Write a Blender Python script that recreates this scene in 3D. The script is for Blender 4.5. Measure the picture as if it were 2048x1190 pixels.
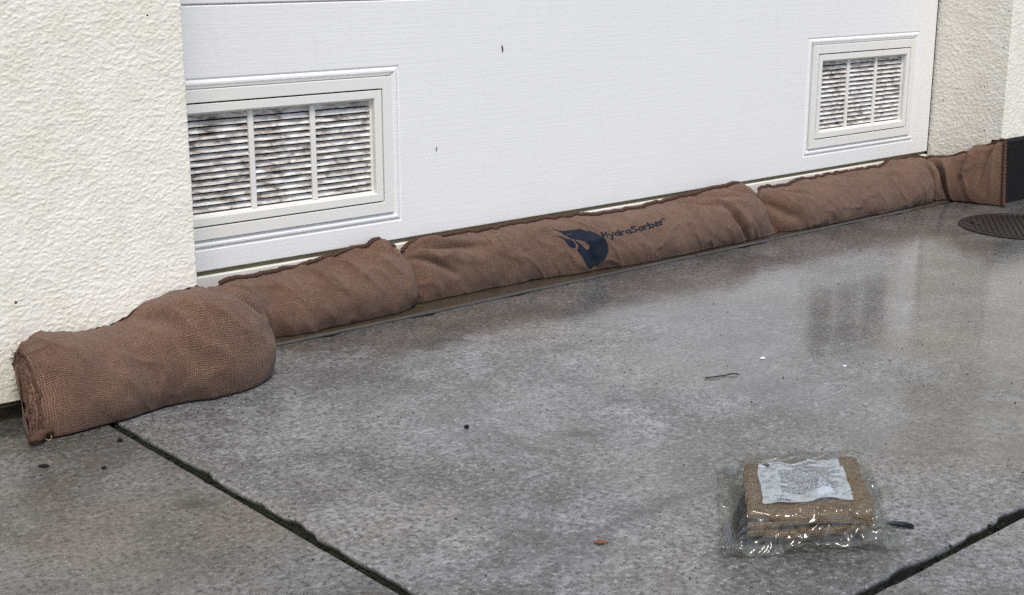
import bpy, math, random
import numpy as np
from mathutils import Vector

for o in list(bpy.data.objects):
    bpy.data.objects.remove(o, do_unlink=True)
scene = bpy.context.scene
R = math.radians

# ------------------------------------------------------------------ camera
YAW, PITCH = R(49.0), R(14.3)
cd = bpy.data.cameras.new('camera')
cd.sensor_width = 36.0
cd.lens = 36.0 * 2710 / 2048
cd.clip_start, cd.clip_end = 0.05, 3000
cam = bpy.data.objects.new('camera', cd)
scene.collection.objects.link(cam)
vd = Vector((math.cos(YAW) * math.cos(PITCH), math.sin(YAW) * math.cos(PITCH), -math.sin(PITCH)))
cam.location = (0, 0, 1.0)
cam.rotation_euler = vd.to_track_quat('-Z', 'Y').to_euler()
scene.camera = cam

# ------------------------------------------------------------------ light
SUN_AZ = Vector((-0.40, -0.9)).normalized()      # horizontal direction towards the sun
SUN_EL = R(60)
w = bpy.data.worlds.new('World')
scene.world = w
w.use_nodes = True
nt = w.node_tree
nt.nodes.clear()
sky = nt.nodes.new('ShaderNodeTexSky')
sky.sky_type = 'NISHITA'
sky.sun_disc = False
sky.sun_elevation = SUN_EL
sky.sun_rotation = math.atan2(SUN_AZ.x, SUN_AZ.y)
sky.air_density = 1.0
sky.dust_density = 2.0
sky.ozone_density = 1.0
bg = nt.nodes.new('ShaderNodeBackground')
bg.inputs['Strength'].default_value = 0.12
wo = nt.nodes.new('ShaderNodeOutputWorld')
nt.links.new(sky.outputs[0], bg.inputs[0])
nt.links.new(bg.outputs[0], wo.inputs[0])
sl = bpy.data.lights.new('sun', 'SUN')
sl.energy = 1.7
sl.angle = R(16)
sl.color = (1.0, 0.96, 0.885)
so = bpy.data.objects.new('sun', sl)
scene.collection.objects.link(so)
sd = Vector((SUN_AZ.x * math.cos(SUN_EL), SUN_AZ.y * math.cos(SUN_EL), math.sin(SUN_EL)))
so.rotation_euler = sd.to_track_quat('Z', 'Y').to_euler()
so.location = sd * 20
scene.view_settings.view_transform = 'Standard'
scene.view_settings.look = 'None'
scene.view_settings.gamma = 1
scene.view_settings.exposure = 0.60
scene.view_settings.use_curve_mapping = False
scene.cycles.use_denoising = False        # keep the fine grain of stucco, weave and concrete

# ------------------------------------------------------------------ helpers
col = scene.collection
# --- pure numpy (begin)
_tabs = {}
def vnoise(x, y, seed=0):
    if seed not in _tabs:
        _tabs[seed] = np.random.RandomState(seed + 11).rand(256, 256)
    T = _tabs[seed]
    xi = np.floor(x).astype(int); yi = np.floor(y).astype(int)
    fx = x - xi; fy = y - yi
    fx = fx * fx * (3 - 2 * fx); fy = fy * fy * (3 - 2 * fy)
    a = T[xi & 255, yi & 255]; b = T[(xi + 1) & 255, yi & 255]
    c = T[xi & 255, (yi + 1) & 255]; d = T[(xi + 1) & 255, (yi + 1) & 255]
    return (a * (1 - fx) + b * fx) * (1 - fy) + (c * (1 - fx) + d * fx) * fy
def fbm(x, y, seed=0, n=4):
    v = 0; a = .5; t = 0
    for k in range(n):
        v = v + a * vnoise(x * 2 ** k, y * 2 ** k, seed + k); t += a; a *= .5
    return v / t
def catmull(P, n_per):
    P = np.asarray(P, float)
    Q = np.vstack([2 * P[0] - P[1], P, 2 * P[-1] - P[-2]])
    out = []
    for i in range(1, len(Q) - 2):
        t = np.linspace(0, 1, n_per, endpoint=False)[:, None]
        p0, p1, p2, p3 = Q[i - 1], Q[i], Q[i + 1], Q[i + 2]
        out.append(.5 * (2 * p1 + (p2 - p0) * t + (2 * p0 - 5 * p1 + 4 * p2 - p3) * t ** 2 + (3 * p1 - p0 - 3 * p2 + p3) * t ** 3))
    out.append(Q[-2][None])
    return np.vstack(out)
def resample(P, n):
    L = np.r_[0, np.cumsum(np.linalg.norm(np.diff(P, axis=0), axis=1))]
    s = np.linspace(0, L[-1], n)
    return np.stack([np.interp(s, L, P[:, k]) for k in range(P.shape[1])], 1)
PROF = [(-.36, 1.0), (-.12, .985), (.14, .92), (.34, .75), (.46, .52), (.5, .3), (.47, .1), (.38, .0), (.0, .0),
        (-.35, 0), (-.48, .1), (-.5, .4), (-.48, .75), (-.42, .95), (-.365, 1.0)]
def profile(n):
    c = catmull(PROF, 24)
    m = c * np.array([.14, .17])
    L = np.r_[0, np.cumsum(np.linalg.norm(np.diff(m, axis=0), axis=1))]
    s = np.linspace(0, L[-1], n)
    return np.stack([np.interp(s, L, c[:, k]) for k in range(2)], 1), L[-1]
def tube(stations, ns, nt_, disp=None, ymax=3.166, pier=None, xmax=None):
    """stations: x, y, depth, height, lean. Returns P[ns,nt,3], N, arc length s[ns], v[nt]"""
    S = catmull([tuple(q) + (0,) * (6 - len(q)) for q in stations], 40)
    L = np.r_[0, np.cumsum(np.linalg.norm(np.diff(S[:, :2], axis=0), axis=1))]
    s = np.linspace(0, L[-1], ns)
    S = np.stack([np.interp(s, L, S[:, k]) for k in range(S.shape[1])], 1)
    T = np.gradient(S[:, :2], axis=0)
    T /= np.linalg.norm(T, axis=1)[:, None]
    k = 9
    Tp = np.vstack([np.repeat(T[:1], k, 0), T, np.repeat(T[-1:], k, 0)])
    T = np.stack([np.convolve(Tp[:, j], np.ones(2 * k + 1) / (2 * k + 1), 'valid') for j in range(2)], 1)
    T /= np.linalg.norm(T, axis=1)[:, None]
    N = np.stack([T[:, 1], -T[:, 0]], 1)
    pr, plen = profile(nt_)
    a, b = pr[:, 0], pr[:, 1]
    off = a[None] * S[:, 2:3] - S[:, 4:5] * b[None]
    P = np.empty((ns, nt_, 3))
    sk = S[:, 5:6] * b[None]
    P[..., 0] = S[:, 0:1] + N[:, 0:1] * off + T[:, 0:1] * sk
    P[..., 1] = S[:, 1:2] + N[:, 1:2] * off + T[:, 1:2] * sk
    P[..., 2] = b[None] * S[:, 3:4]
    v = np.linspace(0, plen, nt_)
    def normals(P):
        du = np.gradient(P, axis=0); dv = np.gradient(P, axis=1)
        n = np.cross(du, dv)
        n /= (np.linalg.norm(n, axis=2) + 1e-12)[..., None]
        return n
    n = normals(P)
    # orient outwards
    c = P.mean(axis=1, keepdims=True)
    if np.mean(np.sum(n * (P - c), axis=2)) < 0:
        n = -n
    if disp is not None:
        sg, vg = np.meshgrid(s, v, indexing='ij')
        thick = np.clip(S[:, 2:3] / .09, .25, 1)
        P = P + n * (disp(sg, vg, plen) * thick)[..., None]
    P[..., 2] = np.maximum(P[..., 2], .0045)
    if ymax is not None:
        P[..., 1] = np.minimum(P[..., 1], ymax)
    if xmax is not None:
        P[..., 0] = np.minimum(P[..., 0], xmax)
    if pier is not None:
        ins = (P[..., 0] < pier[0]) & (P[..., 1] > pier[1])
        dy = P[..., 1] - pier[1]; dx = pier[0] - P[..., 0]
        P[..., 1] = np.where(ins & (dy <= dx), pier[1], P[..., 1])
        P[..., 0] = np.where(ins & (dy > dx), pier[0], P[..., 0])
    n2 = normals(P)
    if np.mean(np.sum(n2 * n, axis=2)) < 0:
        n2 = -n2
    return P, n2, s, v
def gau(x, c, wd):
    return np.exp(-((x - c) / wd) ** 2)
def segfold(s, v, s0, v0, s1, v1, wd, amp):
    """soft fold along the segment (s0,v0)-(s1,v1) in fabric metres, tapering at both ends"""
    dx, dy = s1 - s0, v1 - v0
    L2 = dx * dx + dy * dy
    t = ((s - s0) * dx + (v - v0) * dy) / L2
    tc = np.clip(t, 0, 1)
    d = np.hypot(s - s0 - tc * dx, v - v0 - tc * dy)
    wd = wd * .85; amp = amp * 1.45
    return amp * np.exp(-(d / wd) ** 2) * (0.35 + .65 * np.sin(np.pi * np.clip(tc * .9 + .08, 0, 1)))
def base_disp(s, v, plen, seed):
    vv = np.minimum(v, plen - v)
    d = .016 * (fbm(s * 8, v * 8, seed) - .5) + .0085 * (fbm(s * 21 - v * 11, v * 12, seed + 20, 3) - .5)
    rd = 1 - np.abs(fbm(s * 13 - v * 9, v * 9 + s * 2, seed + 60, 2) - .5) * 6
    d += .0052 * np.clip(rd, 0, 1) ** 1.5 * np.clip(v / .03, .2, 1)
    d += .0045 * np.exp(-(vv / .035) ** 2) * (fbm(s * 42, v * 12, seed + 40, 2) - .5) * 2
    return d

# tube stations: x, y, depth, height, lean of the top towards the wall
ST1 = [(1.006, 2.700, .012, .145, .075, .078), (1.014, 2.706, .045, .166, .06, .070), (1.036, 2.720, .095, .188, .035, .050), (1.075, 2.738, .138, .199, .016, .022), (1.13, 2.752, .155, .189, .004, 0),
       (1.20, 2.757, .160, .181, 0), (1.28, 2.768, .150, .185, .008), (1.35, 2.772, .15, .217, .008),
       (1.42, 2.766, .165, .236, 0), (1.49, 2.763, .165, .232, 0), (1.555, 2.795, .165, .215, 0), (1.588, 2.87, .165, .195, 0),
       (1.606, 2.955, .125, .150, 0), (1.65, 3.045, .115, .140, 0), (1.75, 3.093, .135, .155, 0), (1.86, 3.090, .145, .153, 0),
       (1.98, 3.086, .152, .163, 0), (2.10, 3.087, .152, .176, 0), (2.19, 3.092, .148, .180, 0), (2.245, 3.096, .138, .172, 0),
       (2.280, 3.104, .10, .158, .0), (2.297, 3.112, .055, .135, .005), (2.302, 3.115, .012, .115, .01)]
ST2 = [(2.287, 3.138, .012, .09, .0), (2.293, 3.135, .04, .12, .0), (2.313, 3.124, .075, .15, 0), (2.355, 3.115, .098, .166, 0), (2.42, 3.116, .098, .168, 0), (2.58, 3.114, .10, .172, 0),
       (2.78, 3.110, .108, .172, 0), (2.92, 3.100, .125, .172, 0), (3.08, 3.088, .145, .160, 0), (3.24, 3.080, .155, .160, 0),
       (3.42, 3.078, .16, .168, 0), (3.6, 3.078, .16, .175, 0), (3.74, 3.080, .155, .178, 0), (3.82, 3.080, .145, .174, 0, -.015), (3.875, 3.075, .115, .160, .005, -.04),
       (3.912, 3.062, .07, .140, .02, -.055), (3.932, 3.050, .03, .12, .035, -.06), (3.938, 3.046, .012, .11, .04, -.06)]
ST3 = [(3.905, 3.12, .012, .11, .0), (3.914, 3.116, .06, .14, .0), (3.945, 3.102, .115, .156, 0), (3.99, 3.086, .145, .157, 0), (4.06, 3.078, .155, .155, 0), (4.2, 3.076, .16, .157, 0),
       (4.36, 3.076, .16, .163, 0), (4.52, 3.075, .16, .163, 0), (4.68, 3.075, .16, .164, 0), (4.82, 3.077, .16, .174, 0),
       (4.93, 3.080, .145, .176, 0), (5.000, 3.055, .12, .172, 0), (5.038, 2.995, .10, .185, .01), (5.050, 2.92, .085, .215, .02), (5.052, 2.86, .06, .245, .035),
       (5.05, 2.81, .03, .258, .045, -.03), (5.045, 2.765, .010, .258, .05, -.06)]
def disp1(s, v, plen):
    d = base_disp(s, v, plen, 3)
    # pinch on top before the corner, crease behind the bulge
    d += segfold(s, v, .315, .015, .37, .10, .020, -.016)
    d += segfold(s, v, .40, .02, .50, .12, .05, .008)
    d += segfold(s, v, .52, .0, .60, .13, .009, -.015) + segfold(s, v, .545, -.01, .63, .13, .012, .010)
    d += segfold(s, v, .735, -.02, .80, .20, .017, -.034)
    d += segfold(s, v, .70, -.02, .765, .16, .018, .010)
    env = np.exp(-((s - 1.28) / .30) ** 2) * np.exp(-((v - .03) / .10) ** 2) * np.clip(v / .03, .12, 1)
    ph = (s - .75 * v) / .105 + .9 * fbm(s * 5, v * 5, 77, 2)
    d += .0135 * env * (1 - 2 * np.abs(np.sin(np.pi * ph)) ** .8)
    # gathered end
    d += segfold(s, v, 1.42, .0, 1.44, .05, .026, .011) + segfold(s, v, 1.48, .0, 1.50, .04, .018, .010)
    d += segfold(s, v, 1.40, .035, 1.52, .10, .016, -.012)
    d += segfold(s, v, 1.505, .05, 1.50, .22, .010, -.010)
    return d
def disp2(s, v, plen):
    d = base_disp(s, v, plen, 13)
    for (a, b, c, e, wd, am) in [(.02, .03, .30, .11, .018, -.017), (.05, .02, .22, .06, .018, .010), (.03, .08, .16, .17, .014, -.013),
                                 (.10, .10, .28, .15, .02, .006), (.30, .0, .40, .08, .022, -.006), (.62, .0, .70, .10, .02, -.006),
                                 (.70, .17, .72, .25, .014, -.009), (.50, .02, .60, .09, .03, .004),
                                 (1.18, .03, 1.38, .11, .018, -.015), (1.28, .02, 1.46, .07, .016, -.018), (1.36, .10, 1.44, .24, .015, -.020),
                                 (1.30, .06, 1.45, .16, .025, .007), (1.46, .02, 1.60, .09, .015, -.019), (1.50, .01, 1.58, .03, .02, .007),
                                 (1.60, .01, 1.63, .03, .02, .006)]:
        d += segfold(s, v, a, b, c, e, wd, am)
    return d
def disp3(s, v, plen):
    d = base_disp(s, v, plen, 23)
    for (a, b, c, e, wd, am) in [(.02, .12, .14, .20, .03, -.016), (.06, .02, .20, .10, .016, -.014), (.16, .0, .30, .07, .02, -.006),
                                 (.48, .02, .62, .07, .018, -.012), (.62, .03, .78, .09, .02, -.010), (.84, .0, .98, .07, .02, .006),
                                 (1.07, .01, 1.16, .24, .014, -.034), (1.02, .06, 1.05, .26, .012, -.020), (1.10, .03, 1.16, .24, .016, .010),
                                 (1.26, .02, 1.22, .14, .02, .022), (1.31, .03, 1.29, .16, .012, -.022), (1.33, .06, 1.34, .2, .012, .008)]:
        d += segfold(s, v, a, b, c, e, wd, am)
    return d
NT = 150
T1 = lambda: tube(ST1, 640, NT, disp1, pier=(1.488, 2.838))
T2 = lambda: tube(ST2, 640, NT, disp2)
T3 = lambda: tube(ST3, 560, NT, disp3, xmax=5.104)
# --- pure numpy (end)

def link(o, parent=None):
    col.objects.link(o)
    if parent is not None:
        o.parent = parent
    return o
def mesh_obj(name, verts, faces, mat=None, parent=None, smooth=False, uv=None):
    verts = np.asarray(verts, float)
    me = bpy.data.meshes.new(name)
    if isinstance(faces, np.ndarray):
        nf, k = faces.shape
        me.vertices.add(len(verts)); me.vertices.foreach_set('co', verts.ravel())
        me.loops.add(nf * k); me.loops.foreach_set('vertex_index', faces.ravel().astype(np.int32))
        me.polygons.add(nf)
        me.polygons.foreach_set('loop_start', np.arange(0, nf * k, k, dtype=np.int32))
        me.update(calc_edges=True)
    else:
        me.from_pydata([tuple(v) for v in verts], [], faces)
    if uv is not None:
        ul = me.uv_layers.new(name='UVMap')
        li = np.empty(len(me.loops), np.int32); me.loops.foreach_get('vertex_index', li)
        ul.data.foreach_set('uv', np.asarray(uv, np.float32)[li].ravel())
    if smooth:
        me.polygons.foreach_set('use_smooth', np.ones(len(me.polygons), bool))
    if mat:
        me.materials.append(mat)
    me.validate(); me.update()
    o = bpy.data.objects.new(name, me)
    return link(o, parent)
def gridfaces(n, m, flip=False):
    i = np.arange(n - 1)[:, None] * m + np.arange(m - 1)[None]
    f = np.stack([i, i + m, i + m + 1, i + 1], -1).reshape(-1, 4)
    return f[:, ::-1].copy() if flip else f
def tag(o, label=None, cat=None, group=None, kind=None):
    if label: o['label'] = label
    if cat: o['category'] = cat
    if group: o['group'] = group
    if kind: o['kind'] = kind
    return o
def empty(name, loc=(0, 0, 0)):
    o = bpy.data.objects.new(name, None)
    o.location = loc
    o.empty_display_size = .05
    return link(o)
class MB:
    def __init__(s): s.v = []; s.f = []
    def box(s, x0, x1, y0, y1, z0, z1, b=0.0):
        n = len(s.v)
        if b <= 0:
            s.v += [(x, y, z) for z in (z0, z1) for y in (y0, y1) for x in (x0, x1)]
            s.f += [tuple(n + i for i in q) for q in ((0, 2, 3, 1), (4, 5, 7, 6), (0, 1, 5, 4), (2, 6, 7, 3), (0, 4, 6, 2), (1, 3, 7, 5))]
        else:
            # chamfered along every edge
            xs = (x0, x1); ys = (y0, y1); zs = (z0, z1); idx = {}
            sg = (1, -1)
            for i in (0, 1):
                for j in (0, 1):
                    for k in (0, 1):
                        for ax in range(3):
                            p = [xs[i], ys[j], zs[k]]
                            for q in range(3):
                                if q != ax: p[q] += sg[(i, j, k)[q]] * b
                            idx[(i, j, k, ax)] = len(s.v); s.v.append(tuple(p))
            V = idx
            for ax in range(3):
                o1, o2 = [q for q in range(3) if q != ax]
                for e in (0, 1):
                    loop = []
                    for (m, n2) in ((0, 0), (1, 0), (1, 1), (0, 1)):
                        key = [0, 0, 0]; key[ax] = e; key[o1] = m; key[o2] = n2
                        loop.append(V[(key[0], key[1], key[2], ax)])
                    s.f.append(tuple(loop) if (e == 1) == (ax != 1) else tuple(loop[::-1]))
                # edges along ax
                for m in (0, 1):
                    for n2 in (0, 1):
                        A = [0, 0, 0]; B = [0, 0, 0]; A[o1] = B[o1] = m; A[o2] = B[o2] = n2; A[ax] = 0; B[ax] = 1
                        s.f.append((V[(*A, o1)], V[(*B, o1)], V[(*B, o2)], V[(*A, o2)]))
            for i in (0, 1):
                for j in (0, 1):
                    for k in (0, 1):
                        s.f.append(tuple(V[(i, j, k, a)] for a in range(3)))
        return s
    def quad(s, pts):
        n = len(s.v); s.v += [tuple(p) for p in pts]; s.f.append(tuple(range(n, n + len(pts)))); return s
    def build(s, name, mat, parent=None, smooth=False, fix=True):
        o = mesh_obj(name, s.v, s.f, mat, parent, smooth)
        if fix:
            import bmesh
            bm = bmesh.new(); bm.from_mesh(o.data)
            bmesh.ops.recalc_face_normals(bm, faces=bm.faces); bm.to_mesh(o.data); bm.free()
        return o
def rope(pts, rad, name, mat, parent, twist=.010, depth=.28, sides=10, step=.0022, fuzz=0, seed=0):
    pts = np.asarray(pts, float)
    L = np.sum(np.linalg.norm(np.diff(pts, axis=0), axis=1))
    n = max(8, int(L / step))
    P = resample(pts, n)
    T = np.gradient(P, axis=0); T /= np.linalg.norm(T, axis=1)[:, None] + 1e-12
    up = np.array([.13, -.3, .94])
    A = np.cross(T, up); A /= np.linalg.norm(A, axis=1)[:, None] + 1e-9
    B = np.cross(A, T)
    th = np.linspace(0, 2 * np.pi, sides, endpoint=False)
    s = np.linspace(0, L, n)
    ph = 2 * np.pi * s[:, None] / twist
    r = rad * (1 + depth * np.sin(2 * th[None] + ph) + .35 * (fbm(s[:, None] * 160 + th[None] * 0, th[None] * 1.3 + 0 * s[:, None], seed + 5, 2) - .5))
    taper = np.clip(np.minimum(s, L - s) / .006, .15, 1)[:, None]
    r = r * taper
    V = P[:, None] + A[:, None] * (r * np.cos(th[None]))[..., None] + B[:, None] * (r * np.sin(th[None]))[..., None]
    V = V.reshape(-1, 3)
    i = np.arange(n - 1)[:, None] * sides; j = np.arange(sides)[None]; j2 = (j + 1) % sides
    f = np.stack([i + j, i + sides + j, i + sides + j2, i + j2], -1).reshape(-1, 4)
    return mesh_obj(name, V, f, mat, parent, True)

# ------------------------------------------------------------------ materials
class NT_:
    def __init__(s, name):
        s.m = bpy.data.materials.new(name); s.m.use_nodes = True
        s.t = s.m.node_tree; s.t.nodes.clear()
        s.out = s.t.nodes.new('ShaderNodeOutputMaterial')
    def n(s, typ, **kw):
        nd = s.t.nodes.new('ShaderNode' + typ)
        for k, v in kw.items():
            if k.startswith('i_'):
                key = k[2:]
                key = int(key) if key.isdigit() else key
                s.put(nd.inputs[key], v)
            else: setattr(nd, k, v)
        return nd
    def put(s, sock, v):
        if isinstance(v, bpy.types.NodeSocket): s.t.links.new(v, sock)
        elif isinstance(v, bpy.types.Node): s.t.links.new(v.outputs[0], sock)
        else: sock.default_value = v
    def math(s, op, a, b=0.0, c=0.0, clamp=False):
        nd = s.n('Math', operation=op, use_clamp=clamp, i_0=a, i_1=b, i_2=c); return nd.outputs[0]
    def noise(s, vec, scale, detail=4, rough=.55, dist=0.0):
        return s.n('TexNoise', i_Vector=vec, i_Scale=scale, i_Detail=detail, i_Roughness=rough, i_Distortion=dist).outputs[0]
    def ramp(s, fac, stops):
        nd = s.n('ValToRGB', i_0=fac)
        cr = nd.color_ramp
        while len(cr.elements) < len(stops): cr.elements.new(.5)
        for e, (p, c) in zip(cr.elements, stops):
            e.position = p
            e.color = (c, c, c, 1) if isinstance(c, (int, float)) else (*c, 1)
        return nd.outputs[0]
    def mix(s, fac, a, b, blend='MIX'):
        nd = s.n('Mix', data_type='RGBA', blend_type=blend)
        s.put(nd.inputs[0], fac)
        for k, v in ((6, a), (7, b)):
            s.put(nd.inputs[k], (*v, 1) if isinstance(v, tuple) and len(v) == 3 else v)
        return nd.outputs[2]
    def maprange(s, v, a, b, c, d):
        return s.n('MapRange', i_0=v, i_1=a, i_2=b, i_3=c, i_4=d).outputs[0]
    def obj(s): return s.n('TexCoord').outputs['Object']
    def mapping(s, vec, scale=(1, 1, 1), rot=(0, 0, 0), loc=(0, 0, 0)):
        return s.n('Mapping', i_Vector=vec, i_Location=loc, i_Rotation=rot, i_Scale=scale).outputs[0]
    def bump(s, h, strength=.5, dist=.01, normal=None):
        nd = s.n('Bump', i_Height=h, i_Strength=strength, i_Distance=dist)
        if normal is not None: s.put(nd.inputs['Normal'], normal)
        return nd.outputs[0]
    def bsdf(s, **kw):
        nd = s.t.nodes.new('ShaderNodeBsdfPrincipled')
        for k, v in kw.items():
            key = k.replace('_', ' ')
            s.put(nd.inputs[key], (*v, 1) if isinstance(v, tuple) and len(v) == 3 and 'Color' in key else v)
        s.t.links.new(nd.outputs[0], s.out.inputs[0])
        return nd
def simple(name, colr, rough=.6, var=.25, scale=60, bump=.2, bdist=.002, **kw):
    k = NT_(name); v = k.obj()
    f = k.noise(v, scale, 4)
    dark = tuple(c * (1 - var) for c in colr); lite = tuple(min(1, c * (1 + var)) for c in colr)
    c = k.mix(f, dark, lite)
    kw.setdefault('Specular_IOR_Level', .12)
    k.bsdf(Base_Color=c, Roughness=rough, Normal=k.bump(k.noise(v, scale * 3, 3), bump, bdist), **kw)
    return k.m

def burlap(name, ca, cb, cc, pitch=.0037, rough=.85, wet=.0, sheen=.12):
    k = NT_(name)
    uv = k.n('UVMap').outputs[0]
    ob = k.obj()
    ds = k.n('TexNoise', i_Vector=uv, i_Scale=38.0, i_Detail=3.0).outputs[1]
    dv = k.n('VectorMath', operation='MULTIPLY_ADD', i_0=ds, i_1=(.010, .010, 0), i_2=uv).outputs[0]
    ds2 = k.n('TexNoise', i_Vector=uv, i_Scale=300.0, i_Detail=2.0).outputs[1]
    dv = k.n('VectorMath', operation='MULTIPLY_ADD', i_0=ds2, i_1=(.0014, .0014, 0), i_2=dv).outputs[0]
    sp = k.n('SeparateXYZ', i_0=dv)
    su = k.math('SINE', k.math('MULTIPLY', sp.outputs[0], math.pi / pitch))
    sv = k.math('SINE', k.math('MULTIPLY', sp.outputs[1], math.pi / pitch))
    au, av = k.math('ABSOLUTE', su), k.math('ABSOLUTE', sv)
    chk = k.math('SIGN', k.math('MULTIPLY', su, sv))
    hu = k.math('MULTIPLY', au, k.math('MULTIPLY_ADD', chk, .09, .91))
    hv = k.math('MULTIPLY', av, k.math('MULTIPLY_ADD', chk, -.09, .91))
    h = k.math('MAXIMUM', hu, hv)
    # yarn colour: streaks along each thread direction
    ya = k.noise(k.mapping(dv, (30, 330, 1)), 1.0, 4, .7)
    yb = k.noise(k.mapping(dv, (330, 30, 1)), 1.0, 4, .7)
    y = k.mix(k.math('MULTIPLY_ADD', chk, .5, .5), yb, ya)
    c = k.ramp(y, [(.25, ca), (.5, cb), (.78, cc)])
    big = k.noise(uv, 7.0, 6, .65)
    c = k.mix(k.ramp(big, [(.35, .0), (.70, .85)]), c, k.mix(.6, c, ca))
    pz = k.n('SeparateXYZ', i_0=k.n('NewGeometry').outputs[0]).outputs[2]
    shade_soak = k.math('ADD', pz, k.math('MULTIPLY', k.math('SUBTRACT', k.noise(uv, 16.0, 5, .65), .5), .11))
    c = k.mix(k.ramp(shade_soak, [(.012, .55), (.075, 0.0)]), c, k.mix(1.0, c, (.42, .40, .38), 'MULTIPLY'))  # contact shade near the ground painted into the cloth, with some damp
    c = k.mix(k.ramp(h, [(.48, .80), (.84, 0.0)]), c, tuple(x * .30 for x in ca))
    bn = k.bump(h, 1.0, .0026)
    bn = k.bump(k.noise(uv, 900.0, 3), .35, .0008, bn)
    k.bsdf(Base_Color=c, Roughness=rough, Normal=bn, Specular_IOR_Level=.25, Sheen_Weight=sheen, Sheen_Roughness=.5,
           Coat_Weight=wet, Coat_Roughness=.12, Coat_Normal=bn)
    return k.m
M = {}
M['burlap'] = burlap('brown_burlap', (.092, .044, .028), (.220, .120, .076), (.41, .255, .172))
M['seam'] = simple('dark_brown_stitching', (.085, .048, .034), .9, .5, 300, .6, .002)
M['thread'] = simple('pale_thread', (.38, .25, .16), .8, .2, 300)
M['ink'] = simple('navy_ink', (.012, .017, .028), .7, .4, 220, .4, .001)

def stucco_mat():
    k = NT_('cream_stucco'); v = k.obj()
    big = k.noise(v, 1.6, 5, .6)
    med = k.noise(v, 14, 5, .6)
    c = k.mix(k.ramp(big, [(.3, 0.0), (.7, 1.0)]), (.82, .765, .645), (.885, .84, .74))
    c = k.mix(k.ramp(med, [(.35, .35), (.6, 0.0)]), c, (.66, .60, .48))
    vo = k.n('TexVoronoi', i_Vector=v, i_Scale=17.0)
    spk = k.math('LESS_THAN', vo.outputs[0], .055)
    sel = k.math('GREATER_THAN', k.n('SeparateColor', i_0=vo.outputs[1]).outputs[0], .80)
    c = k.mix(k.math('MULTIPLY', spk, sel), c, (.05, .045, .04))
    pz = k.n('SeparateXYZ', i_0=k.n('NewGeometry').outputs[0]).outputs[2]
    low = k.math('ADD', pz, k.math('MULTIPLY', k.math('SUBTRACT', k.noise(v, 9, 6, .65), .5), .22))
    c = k.mix(k.ramp(low, [(.03, .55), (.16, 0.0)]), c, (.38, .33, .22))
    h = k.math('ADD', k.noise(v, 150, 4, .6), k.math('MULTIPLY', k.noise(v, 480, 3), .35))
    k.bsdf(Base_Color=c, Roughness=.9, Specular_IOR_Level=.2, Normal=k.bump(h, .45, .004))
    return k.m
M['stucco'] = stucco_mat()

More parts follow.
